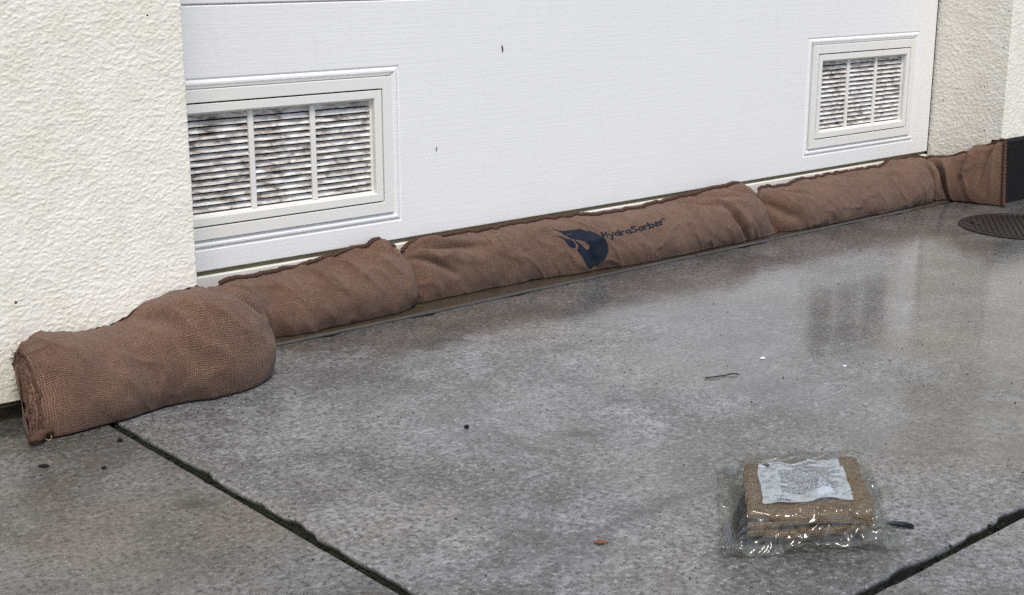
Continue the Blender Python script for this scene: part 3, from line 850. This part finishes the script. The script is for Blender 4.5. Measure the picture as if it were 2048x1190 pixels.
GLY = {'H': (.72, [[(0, 0), (.02, 1)], [(.52, .02), (.56, 1)], [(-.04, .46), (.62, .55)]]),
       'y': (.56, [[(0, .66), (.24, .12)], [(.5, .68), (.14, -.32), (-.04, -.3)]]),
       'd': (.62, [[(.48, 1.0), (.5, 0)], ell(.25, .31, .24, .29)]),
       'r': (.44, [[(0, 0), (.02, .66)], [(.02, .38), (.16, .58), (.36, .64)]]),
       'a': (.62, [ell(.25, .31, .24, .29), [(.5, .64), (.52, 0)]]),
       'S': (.68, [[(.54, .86), (.36, 1.0), (.14, .97), (.04, .80), (.14, .62), (.42, .46), (.54, .28), (.46, .08), (.24, 0), (.0, .10)]]),
       'o': (.62, [ell(.26, .32, .25, .31)]),
       'b': (.62, [[(.02, 1.0), (0, 0)], ell(.26, .31, .25, .30)]),
       'e': (.58, [[(.02, .34), (.48, .38), (.42, .58), (.24, .65), (.06, .52), (0, .3), (.1, .08), (.3, .0), (.5, .1)]])}
def in_poly(X, Y, poly):
    ins = np.zeros(X.shape, bool); n = len(poly)
    for i in range(n):
        x0, y0 = poly[i]; x1, y1 = poly[(i + 1) % n]
        if y0 == y1: continue
        c = ((y0 > Y) != (y1 > Y)) & (X < (x1 - x0) * (Y - y0) / (y1 - y0) + x0)
        ins ^= c
    return ins
def near_line(X, Y, pl, wd):
    m_ = np.zeros(X.shape, bool)
    for (x0, y0), (x1, y1) in zip(pl[:-1], pl[1:]):
        dx, dy = x1 - x0, y1 - y0; L2 = dx * dx + dy * dy + 1e-9
        t = np.clip(((X - x0) * dx + (Y - y0) * dy) / L2, 0, 1)
        m_ |= np.hypot(X - x0 - t * dx, Y - y0 - t * dy) < wd
    return m_
def word_mask(A, B, text, wd=.085, wob=0.0):
    m_ = np.zeros(A.shape, bool); x = 0
    A2 = A + wob * (fbm(A * 5, B * 5, 91, 2) - .5); B2 = B + wob * (fbm(A * 5 + 9, B * 5, 92, 2) - .5)
    for ch in text:
        adv, strokes = GLY[ch]
        for st in strokes: m_ |= near_line(A2 - x, B2, st, wd)
        x += adv + .12
    return m_, x
def word_len(text): return sum(GLY[c][0] + .12 for c in text)
def emblem_mask(X, Y):
    return (in_poly(X, Y, EMB) & ~in_poly(X, Y, EMB_HOLE) & ~in_poly(X, Y, EMB_EYE)) | in_poly(X, Y, EMB_JAW)
def print_mesh(name, a, b, mask, place, mat, parent):
    """a, b 1-D cell-edge coordinates; mask per cell; place(A, B) -> points on the surface"""
    A, B = np.meshgrid(a, b, indexing='ij')
    V = place(A, B).reshape(-1, 3)
    F = gridfaces(len(a), len(b))[mask.ravel()]
    used, inv = np.unique(F, return_inverse=True)
    return mesh_obj(name, V[used], inv.reshape(F.shape), mat, parent, True)
def cells(a): return (a[:-1] + a[1:]) / 2
def on_tube(P, N, s, v, lift):
    def f(A, B):
        x = np.clip(np.interp(A, s, np.arange(len(s))), 0, len(s) - 1.001); y = np.clip(np.interp(B, v, np.arange(len(v))), 0, len(v) - 1.001)
        i = x.astype(int); j = y.astype(int); fx = (x - i)[..., None]; fy = (y - j)[..., None]
        Q = P + N * lift
        return (Q[i, j] * (1 - fx) + Q[i + 1, j] * fx) * (1 - fy) + (Q[i, j + 1] * (1 - fx) + Q[i + 1, j + 1] * fx) * fy
    return f
# emblem: affine from drawing units to fabric metres
E_A = ((0.5703945, -0.0129715), (0.0002639, 2.07e-05), (-4.46e-05, 0.0002243))
W_A = ((0.7478, 0.1316), (1.0257, 0.1154), 0.0204)
pl2 = on_tube(P, N, s, v, .0009)
(ox, oy), (ux, uy), (wx_, wy_) = E_A
Mi = np.linalg.inv(np.array([[ux, wx_], [uy, wy_]]))
corn = [(ox + ux * x + wx_ * y, oy + uy * x + wy_ * y) for x, y in EMB + EMB_JAW]
a = np.arange(min(c[0] for c in corn) - .005, max(c[0] for c in corn) + .005, .0011)
b = np.arange(min(c[1] for c in corn) - .005, max(c[1] for c in corn) + .005, .0011)
Ac, Bc = np.meshgrid(cells(a), cells(b), indexing='ij')
wb = .0022
Aw = Ac + wb * (fbm(Ac * 260, Bc * 260, 61, 2) - .5); Bw = Bc + wb * (fbm(Ac * 260 + 7, Bc * 260, 62, 2) - .5)
ex = Mi[0, 0] * (Aw - ox) + Mi[0, 1] * (Bw - oy); ey = Mi[1, 0] * (Aw - ox) + Mi[1, 1] * (Bw - oy)
mk_ = emblem_mask(ex, ey) & (vnoise(Ac * 480, Bc * 480, 71) > .06)
kid(print_mesh('printed_emblem', a, b, mk_, pl2, M['ink'], None), root2)
(p0, p1, cap) = W_A
dirv = np.array(p1) - np.array(p0); WL = np.linalg.norm(dirv); dirv /= WL
upv = np.array([dirv[1], -dirv[0]])
if upv[1] > 0: upv = -upv
a = np.arange(p0[0] - .02, p1[0] + .03, .0010); b = np.arange(min(p0[1], p1[1]) - cap * 1.5, max(p0[1], p1[1]) + cap * .6, .0010)
Ac, Bc = np.meshgrid(cells(a), cells(b), indexing='ij')
tw_ = word_len('HydraSorber')
la = ((Ac - p0[0]) * dirv[0] + (Bc - p0[1]) * dirv[1]) / WL * tw_
lb = ((Ac - p0[0]) * upv[0] + (Bc - p0[1]) * upv[1]) / cap
mk_, _ = word_mask(la, lb, 'HydraSorber', .105, .10)
mk_ |= near_line(la - tw_, lb, [(-.12, .95), (.06, .97)], .05) | near_line(la - tw_, lb, [(-.03, .96), (-.02, .78)], .04) | near_line(la - tw_, lb, [(.1, .78), (.12, .97), (.19, .85), (.25, .97), (.27, .78)], .04)
mk_ &= vnoise(Ac * 480, Bc * 480, 71) > .05
kid(print_mesh('printed_lettering', a, b, mk_, pl2, M['ink'], None), root2)

# far tube, turning along the right pier
root3, P, N, s, v = make_tube('burlap_tube', T3, 'brown burlap tube turning up against the right pier, farthest from the viewer')
kid(rope(P[6:-6, 1] + np.array([0, .001, .003]), .0058, 'seam', M['seam'], None, seed=6), root3)
kid(rope(P[-3, 2:76] + N[-3, 2:76] * .001, .0075, 'end_hem', M['seam'], None, twist=.014, seed=7), root3)
fibres('frayed_fibre', P[:, 0:3].reshape(-1, 3), N[:, 0:3].reshape(-1, 3), 500, .009, M['seam'], root3, 34)
fibres('frayed_fibre', P[-5:, 0:74].reshape(-1, 3), N[-5:, 0:74].reshape(-1, 3), 160, .012, M['seam'], root3, 35)

# ------------------------------------------------------------------ drain cover
def drain(cx, cy, r):
    root = empty('drain_cover', (cx, cy, 0))
    tag(root, 'round black cast-iron drain cover set in the wet concrete by the right pier', 'drain cover')
    def lathe(prof, n=72):
        V = []; F = []
        for k in range(n):
            a = 2 * math.pi * k / n
            V += [(q[0] * math.cos(a), q[0] * math.sin(a), q[1]) for q in prof]
        m_ = len(prof)
        for k in range(n):
            k2 = (k + 1) % n
            for j in range(m_ - 1):
                F.append((k * m_ + j, k2 * m_ + j, k2 * m_ + j + 1, k * m_ + j + 1))
        return V, F
    V, F = lathe([(r, -.01), (r, .004), (r - .003, .006), (r - .02, .006), (r - .022, .003), (r - .022, -.01)])
    mesh_obj('rim', V, F, M['iron'], root)
    V, F = lathe([(r - .026, -.01), (r - .026, .003), (r - .028, .0042), (.001, .0042)])
    lid = mesh_obj('lid', V, F, M['iron'], root)
    ang = R(35)
    rr = r - .034
    me = None
    for i in range(-11, 12):
        t = i * .0195
        if abs(t) > rr - .02: continue
        hl = math.sqrt(rr * rr - t * t)
        mb = MB().box(-hl, hl, -.0055, .0055, .004, .0085, .0018)
        o = mb.build('rib', M['iron'], lid)
        o.location = (-math.sin(ang) * t, math.cos(ang) * t, 0)
        o.rotation_euler = (0, 0, ang)
    mb = MB().box(-.028, .028, -.014, .014, .004, .0105, .003)
    o = mb.build('lifting_lug', M['iron'], lid); o.location = (-.10, .165, 0); o.rotation_euler = (0, 0, .9)
drain(4.735, 2.49, .255)

# ------------------------------------------------------------------ debris
def lump(name, mat, loc, size, label, cat, group=None, seed=0, rz=0):
    rs = np.random.RandomState(seed)
    V = []; F = []; nu, nv = 10, 7
    for j in range(nv):
        ph = math.pi * j / (nv - 1)
        for i in range(nu):
            a = 2 * math.pi * i / nu
            k = 1 + rs.uniform(-.22, .22)
            V.append((size[0] * k * math.sin(ph) * math.cos(a), size[1] * k * math.sin(ph) * math.sin(a), size[2] * (1 - math.cos(ph)) * .5 * (.9 + .2 * rs.rand())))
    for j in range(nv - 1):
        for i in range(nu):
            i2 = (i + 1) % nu
            F.append((j * nu + i, j * nu + i2, (j + 1) * nu + i2, (j + 1) * nu + i))
    o = mesh_obj(name, V, F, mat, None, True)
    o.location = (loc[0], loc[1], .0002); o.rotation_euler = (0, 0, rz)
    return tag(o, label, cat, group)
lump('pebble', M['pebble'], (1.746, 2.158), (.0062, .005, .008), 'small black pebble alone in the middle of the grey slab', 'pebble', 'black grit on the concrete', 1)
lump('pebble', M['pebble'], (.962, 2.536), (.011, .0045, .007), 'long black pebble near the left edge of the picture', 'pebble', 'black grit on the concrete', 2, -.6)
lump('pebble', M['pebble'], (1.05, 2.449), (.0055, .004, .006), 'tiny black pebble right of the long one on the left slab', 'pebble', 'black grit on the concrete', 3)
lump('pebble', M['pebble'], (1.143, 2.575), (.006, .005, .008), 'small black pebble below the nearest burlap tube by the joint', 'pebble', 'black grit on the concrete', 4)
lump('white_chip', M['chip'], (2.642, 2.07), (.011, .006, .003), 'larger white chip on the wet concrete above the package', 'chip', 'white chips on the slab', 5, .4)
lump('white_chip', M['chip'], (2.743, 1.892), (.007, .004, .003), 'smaller white chip on the wet concrete above the package', 'chip', 'white chips on the slab', 6)
def leaf(mat, loc, L, W, rz, label, seed, curl=.006):
    rs = np.random.RandomState(seed); n = 12; V = []; F = []
    for i in range(n):
        t = i / (n - 1); wd = W * math.sin(math.pi * min(1, .06 + t * .94)) ** .8 * (1 - .3 * t)
        for k in (-1, -.5, 0, .5, 1):
            V.append(((t - .5) * L, k * wd * (1 + rs.uniform(-.1, .1)), .0015 + curl * (abs(k) ** 2) * (.4 + t) + .002 * rs.rand()))
    for i in range(n - 1):
        for k in range(4): F.append((i * 5 + k, i * 5 + k + 1, i * 5 + 5 + k + 1, i * 5 + 5 + k))
    V2_ = [(a, b, c - .0008) for a, b, c in V]; m_ = len(V)
    F += [tuple(m_ + q for q in f[::-1]) for f in F[:]]
    o = mesh_obj('fallen_leaf', V + V2_, F, mat, None, True)
    o.location = (loc[0], loc[1], 0.0006); o.rotation_euler = (0, 0, rz)
    return tag(o, label, 'leaf')
leaf(M['leafdark'], (2.003, 1.244), .05, .010, R(-75), 'dark rotten leaf beside the right end of the package', 1)
leaf(M['leafbrown'], (1.551, 1.547), .026, .009, R(-50), 'small rust-brown leaf scrap left of the package', 2, .001)
tw = rope([(2.40, 2.055, .002), (2.43, 2.04, .004), (2.455, 2.037, .002), (2.475, 2.028, .005), (2.49, 2.018, .002)], .0018, 'twig', M['twig'], None, twist=.02, depth=.1, sides=6)
tag(tw, 'thin dark twig lying on the wet concrete above the package', 'twig')
def bug(x, z, L, rz, label):
    o = rope([(x, YD - .002, z + L / 2), (x + .004 * rz, YD - .004, z), (x + .008 * rz, YD - .002, z - L / 2)], .0016, 'twig', M['twig'], None, twist=.02, depth=.1, sides=6, step=.001)
    return tag(o, label, 'twig')
bug(2.719, .716, .026, .5, 'short dark twig stuck high on the white door')
bug(2.464, .434, .014, -.5, 'tiny dark twig stuck low on the white door')


# fine grit washed against the tubes and strewn over the slabs
rs = np.random.RandomState(77); V = []; F = []
for i in range(1500):
    if i < 650: x, y = 1.65 + 3.3 * rs.rand(), 2.972 - abs(rs.normal(0, .035))
    elif i < 800: x, y = .95 + .6 * rs.rand(), 2.66 - abs(rs.normal(0, .03))
    else: x, y = .8 + 4.0 * rs.rand(), 1.16 + 1.8 * rs.rand()
    if abs(x - XJ) < .02: continue
    r0 = .0009 + .0022 * rs.rand() ** 3; b0 = len(V); a0 = rs.rand() * 6
    V += [(x + r0 * (1 + .4 * rs.rand()) * math.cos(a0 + k * 2.09), y + r0 * math.sin(a0 + k * 2.09), .0002) for k in range(3)] + [(x, y, r0 * 1.2)]
    F += [(b0, b0 + 1, b0 + 3), (b0 + 1, b0 + 2, b0 + 3), (b0 + 2, b0, b0 + 3)]
tag(mesh_obj('grit', V, F, M['twig']), 'fine dark grit scattered over the wet concrete', 'grit', kind='stuff')

# ------------------------------------------------------------------ sealed package of folded tubes
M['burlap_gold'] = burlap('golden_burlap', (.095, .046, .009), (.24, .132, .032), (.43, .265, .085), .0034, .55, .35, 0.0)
def film_mat():
    k = NT_('clear_film'); v = k.obj()
    cr = k.math('ABSOLUTE', k.math('SUBTRACT', k.noise(v, 24, 1, .5, .9), .5))
    cr2 = k.noise(v, 55, 0, .5)
    bn = k.bump(k.math('ADD', k.math('MULTIPLY', cr, 2.2), k.math('MULTIPLY', cr2, .6)), 1.0, .011)
    tr = k.n('BsdfTransparent', i_Color=(.97, .975, .955, 1))
    df = k.n('BsdfDiffuse', i_Color=(.70, .73, .66, 1), i_Normal=bn)
    gl = k.n('BsdfGlossy', i_Roughness=.11, i_Normal=bn)
    m1 = k.n('MixShader', i_0=.045, i_1=tr, i_2=df)
    fr = k.n('Fresnel', i_IOR=1.36, i_Normal=bn)
    m2 = k.n('MixShader', i_0=k.math('MULTIPLY_ADD', k.math('POWER', fr.outputs[0], 1.2), .45, .05, clamp=True), i_1=m1, i_2=gl)
    k.t.links.new(m2.outputs[0], k.out.inputs[0])
    return k.m
M['film'] = film_mat()
M['paper'] = simple('white_label_paper', (.40, .44, .49), .35, .05, 60, .1, .001, Specular_IOR_Level=.5, Coat_Weight=.6, Coat_Roughness=.1)
M['print'] = simple('grey_print', (.14, .15, .17), .6, .2, 200)
M['barprint'] = simple('black_print', (.03, .03, .035), .6, .2, 200)
pk = empty('sealed_package', (1.98, 1.44, 0))
tag(pk, 'clear plastic package of folded golden burlap with a white paper label on the concrete', 'package')
bpy.context.view_layer.update()
PB = np.array([(1.724, 1.370), (1.912, 1.236), (2.110, 1.420), (1.915, 1.535)])     # BL BR TR TL of the folded stack
def bil(Q, u, v_):
    u = np.asarray(u)[..., None]; v_ = np.asarray(v_)[..., None]
    return (Q[0] * (1 - u) + Q[1] * u) * (1 - v_) + (Q[3] * (1 - u) + Q[2] * u) * v_
def pad(name, Q, z0, z1, seed, amp=.004, p=5.0, n=84):
    t = np.sin((np.linspace(0, 1, n) - .5) * np.pi) * .5 + .5
    U, Vv = np.meshgrid(t, t, indexing='ij')
    XY = bil(Q, U, Vv)
    wob = .012 * (fbm(U * 4, Vv * 4, seed, 3) - .5)
    XY = XY + wob[..., None] * np.array([1, -.6])
    e = (np.clip(1 - np.abs(2 * U - 1) ** p, 0, 1) ** (1 / p)) * (np.clip(1 - np.abs(2 * Vv - 1) ** p, 0, 1) ** (1 / p))
    zc = (z0 + z1) / 2 + amp * 2.0 * (fbm(U * 3 + 3, Vv * 3, seed + 2, 2) - .5); hz = (z1 - z0) / 2
    zt = zc + e * (hz + amp * (fbm(U * 7, Vv * 5, seed + 4, 3) - .5)); zb = np.maximum(zc - e * hz, .002)
    zt = np.maximum(zt, zb)
    top = np.dstack([XY, zt]).reshape(-1, 3); bot = np.dstack([XY, zb]).reshape(-1, 3)
    f1 = gridfaces(n, n); f2 = gridfaces(n, n, True) + n * n
    uv = np.stack([U * .26, Vv * .30 - (zt - zc) * 1.0 * (Vv < .5)], -1).reshape(-1, 2)
    o = mesh_obj(name, np.vstack([top, bot]), np.vstack([f1, f2]), M['burlap_gold'], None, True, np.vstack([uv, uv + .5]))
    kid(o, pk)
    return t, np.dstack([XY, zt])
def shrink(Q, l, r, b, t_):
    return np.array([bil(Q, l, b), bil(Q, 1 - r, b), bil(Q, 1 - r, 1 - t_), bil(Q, l, 1 - t_)])
pad('folded_burlap', shrink(PB, .05, .16, .03, .03), .002, .016, 3, .004, 5)
pad('folded_burlap', shrink(PB, .02, .03, -.005, .02), .012, .034, 5, .007, 5)
pad('folded_burlap', shrink(PB, .0, .0, .0, .0), .028, .050, 17, .009, 4.5)
tt, TOP = pad('folded_burlap', PB, .042, .066, 7, .011, 5)
def on_top(lift):
    def f(U, V_):
        x = np.clip(np.interp(U, tt, np.arange(len(tt))), 0, len(tt) - 1.001); y = np.clip(np.interp(V_, tt, np.arange(len(tt))), 0, len(tt) - 1.001)
        i = x.astype(int); j = y.astype(int); fx = (x - i)[..., None]; fy = (y - j)[..., None]
        q = (TOP[i, j] * (1 - fx) + TOP[i + 1, j] * fx) * (1 - fy) + (TOP[i, j + 1] * (1 - fx) + TOP[i + 1, j + 1] * fx) * fy
        q = q.copy(); q[..., 2] += lift + .0022 * (1 + np.sin(U * 21 + 3 * fbm(U * 4, V_ * 4, 88, 2)))
        return q
    return f
LU0, LU1, LV0, LV1 = .125, .84, .15, .92
nl = 60
U, V_ = np.meshgrid(np.linspace(LU0, LU1, nl), np.linspace(LV0, LV1, nl), indexing='ij')
lab = mesh_obj('label', on_top(.0022)(U, V_).reshape(-1, 3), gridfaces(nl, nl), M['paper'], None, True)
kid(lab, pk); lab['label'] = 'white paper label printed with fine grey text'
bpy.context.view_layer.update()
lift = on_top(.0030)
def lab_cells(u0, u1, v0, v1, c):
    a = np.arange(u0, u1, c); b = np.arange(v0, v1, c)
    return a, b, *np.meshgrid(cells(a), cells(b), indexing='ij')
# small emblem, brand line, rows of fine print, mark at the foot
a, b, Ac, Bc = lab_cells(LU0 + .01, LU0 + .12, LV1 - .10, LV1 - .005, .004)
mk_ = emblem_mask((Ac - LU0 - .02) / .085 * 860, 1010 - ((Bc - LV1 + .10) / .085 * 600))
kid(print_mesh('label_emblem', a, b, mk_, lift, M['barprint'], None), lab)
a, b, Ac, Bc = lab_cells(.40, .70, LV1 - .13, LV1 - .03, .0035)
mk_, _ = word_mask((Ac - .405) / .25 * word_len('HydraSorber'), (Bc - LV1 + .105) / .05, 'HydraSorber', .10)
kid(print_mesh('label_lettering', a, b, mk_, lift, M['print'], None), lab)
rs = np.random.RandomState(5)
V = []; F = []
def dash(u0, u1, v0, v1):
    n = max(2, int((u1 - u0) / .02) + 1)
    us = np.linspace(u0, u1, n)
    q0 = lift(us, np.full(n, v0)); q1 = lift(us, np.full(n, v1)); b0 = len(V)
    for k in range(n): V.append(tuple(q0[k])); V.append(tuple(q1[k]))
    for k in range(n - 1): F.append((b0 + 2 * k, b0 + 2 * k + 2, b0 + 2 * k + 3, b0 + 2 * k + 1))
for r in range(17):
    v0 = LV1 - .185 - r * .0275
    if v0 < LV0 + .045: break
    u = .285 + (.05 if r in (0, 5, 11) else 0); end = LU1 - .03 - rs.rand() * .12
    while u < end:
        l = .012 + rs.rand() * .04
        dash(u, min(u + l, end), v0, v0 + .0085)
        u += l + .008
dash(LU0 + .125, LU0 + .24, LV1 - .055, LV1 - .048)
for k in range(5): dash(LU0 + .12 + k * .022, LU0 + .135 + k * .022, LV0 + .03 - k * .003, LV0 + .05 + (k % 2) * .012)
o = mesh_obj('fine_print', V, F, M['print']); o['kind'] = 'stuff'; kid(o, lab)
# film: upper and lower sheet welded round the rim
FQ = np.array([(1.660, 1.366), (1.930, 1.180), (2.235, 1.470), (1.985, 1.655)])
nf = 150
t = np.linspace(0, 1, nf)
U, V_ = np.meshgrid(t, t, indexing='ij')
def film_z(XY, U, V_):
    # distance outside the folded stack
    d = np.full(U.shape, -1e9)
    PX_ = shrink(PB, -.02, -.03, -.055, -.01)
    for k in range(4):
        p, q = PX_[k], PX_[(k + 1) % 4]
        e = q - p; nrm = np.array([e[1], -e[0]]) / np.linalg.norm(e)
        d = np.maximum(d, (XY[..., 0] - p[0]) * nrm[0] + (XY[..., 1] - p[1]) * nrm[1])
    ins = np.clip(1 - np.maximum(d, 0) / .018, 0, 1)
    sm = ins * ins * (3 - 2 * ins)
    rim = np.clip(np.minimum(np.minimum(U, 1 - U), np.minimum(V_, 1 - V_)) / .06, 0, 1)
    cr = np.abs(fbm(U * 9 + V_ * 3, V_ * 9, 51, 4) - .5) * 2
    fold = np.abs(((V_ * 2.2 + U * 5 + fbm(U * 4, V_ * 4, 53, 2) * 1.5) % 1) - .5)
    out = .0035 + .016 * rim * (1 - sm) * (cr + .3 * fold)
    return np.where(d > -.004, np.maximum(sm * .066, 0) + out, .0725 + .004 * cr) , d
XY = bil(FQ, U, V_) + np.stack([.012 * (fbm(U * 3, V_ * 5, 57, 2) - .5), .012 * (fbm(U * 5 + 4, V_ * 3, 58, 2) - .5)], -1)
z, dd = film_z(XY, U, V_)
k3 = np.ones(5) / 5
for _ in range(3):
    zp = np.pad(z, 2, mode='edge')
    z = np.apply_along_axis(lambda m_: np.convolve(m_, k3, 'valid'), 0, zp)
    z = np.apply_along_axis(lambda m_: np.convolve(m_, k3, 'valid'), 1, z)
z = np.where(dd < -.01, np.maximum(z, .075), z)
rimm = (U == 0) | (U == 1) | (V_ == 0) | (V_ == 1)
curl = .022 * np.clip(fbm(U * 5, V_ * 5, 59, 3) - .42, 0, 1) * np.clip(1 - np.minimum(np.minimum(U, 1 - U), np.minimum(V_, 1 - V_)) / .10, 0, 1) * 2
z = np.maximum(z, .003) + curl
top = np.dstack([XY, z]).reshape(-1, 3)
FILM = np.dstack([XY, z])
fo = mesh_obj('plastic_film', top, gridfaces(nf, nf), M['film'], None, True)
kid(fo, pk)
zb = .0018 + curl * .9
fb = mesh_obj('plastic_film', np.dstack([XY, zb])[::2, ::2].reshape(-1, 3), gridfaces(75, 75), M['film'], None, True)
kid(fb, pk)
bpy.context.view_layer.update()
def on_film(u, v_):
    i = min(int(u * (nf - 1)), nf - 2); j = min(int(v_ * (nf - 1)), nf - 2); a_ = u * (nf - 1) - i; b_ = v_ * (nf - 1) - j
    q = (FILM[i, j] * (1 - a_) + FILM[i + 1, j] * a_) * (1 - b_) + (FILM[i, j + 1] * (1 - a_) + FILM[i + 1, j + 1] * a_) * b_
    return q + np.array([0, 0, .0008])
def film_strips(name, strips, mat):
    V = []; F = []
    for (u0, u1, v0, v1) in strips:
        along_u = abs(u1 - u0) > abs(v1 - v0); n = 8; b0 = len(V)
        for k in range(n):
            f = k / (n - 1)
            if along_u: pr = ((u0 + (u1 - u0) * f, v0), (u0 + (u1 - u0) * f, v1))
            else: pr = ((u0, v0 + (v1 - v0) * f), (u1, v0 + (v1 - v0) * f))
            for q in pr: V.append(tuple(on_film(*q)))
        for k in range(n - 1): F.append((b0 + 2 * k, b0 + 2 * k + 2, b0 + 2 * k + 3, b0 + 2 * k + 1))
    o = mesh_obj(name, V, F, mat); o['kind'] = 'stuff'
    return kid(o, fo)
rs = np.random.RandomState(8)
bars = []; v0 = .035
while v0 < .30:
    wd = rs.choice([.003, .005, .008]); bars.append((.075, .135, v0, v0 + wd)); v0 += wd + rs.choice([.004, .006])
film_strips('barcode', bars, M['barprint'])
txt = []
for u0 in (.022, .038, .054):
    v0 = .03
    while v0 < .33:
        l = .008 + .02 * rs.rand(); txt.append((u0, u0 + .009, v0, v0 + l)); v0 += l + .006
film_strips('film_text', txt, M['print'])
txt = []
for k in range(9):
    w_ = .045 * math.sqrt(max(0, 1 - ((k - 4) / 5) ** 2)); v0 = .84 + k * .013; u0 = .085 - w_
    while u0 < .085 + w_:
        txt.append((u0, u0 + .008, v0, v0 + .007)); u0 += .012
film_strips('recycling_text', txt, M['print'])
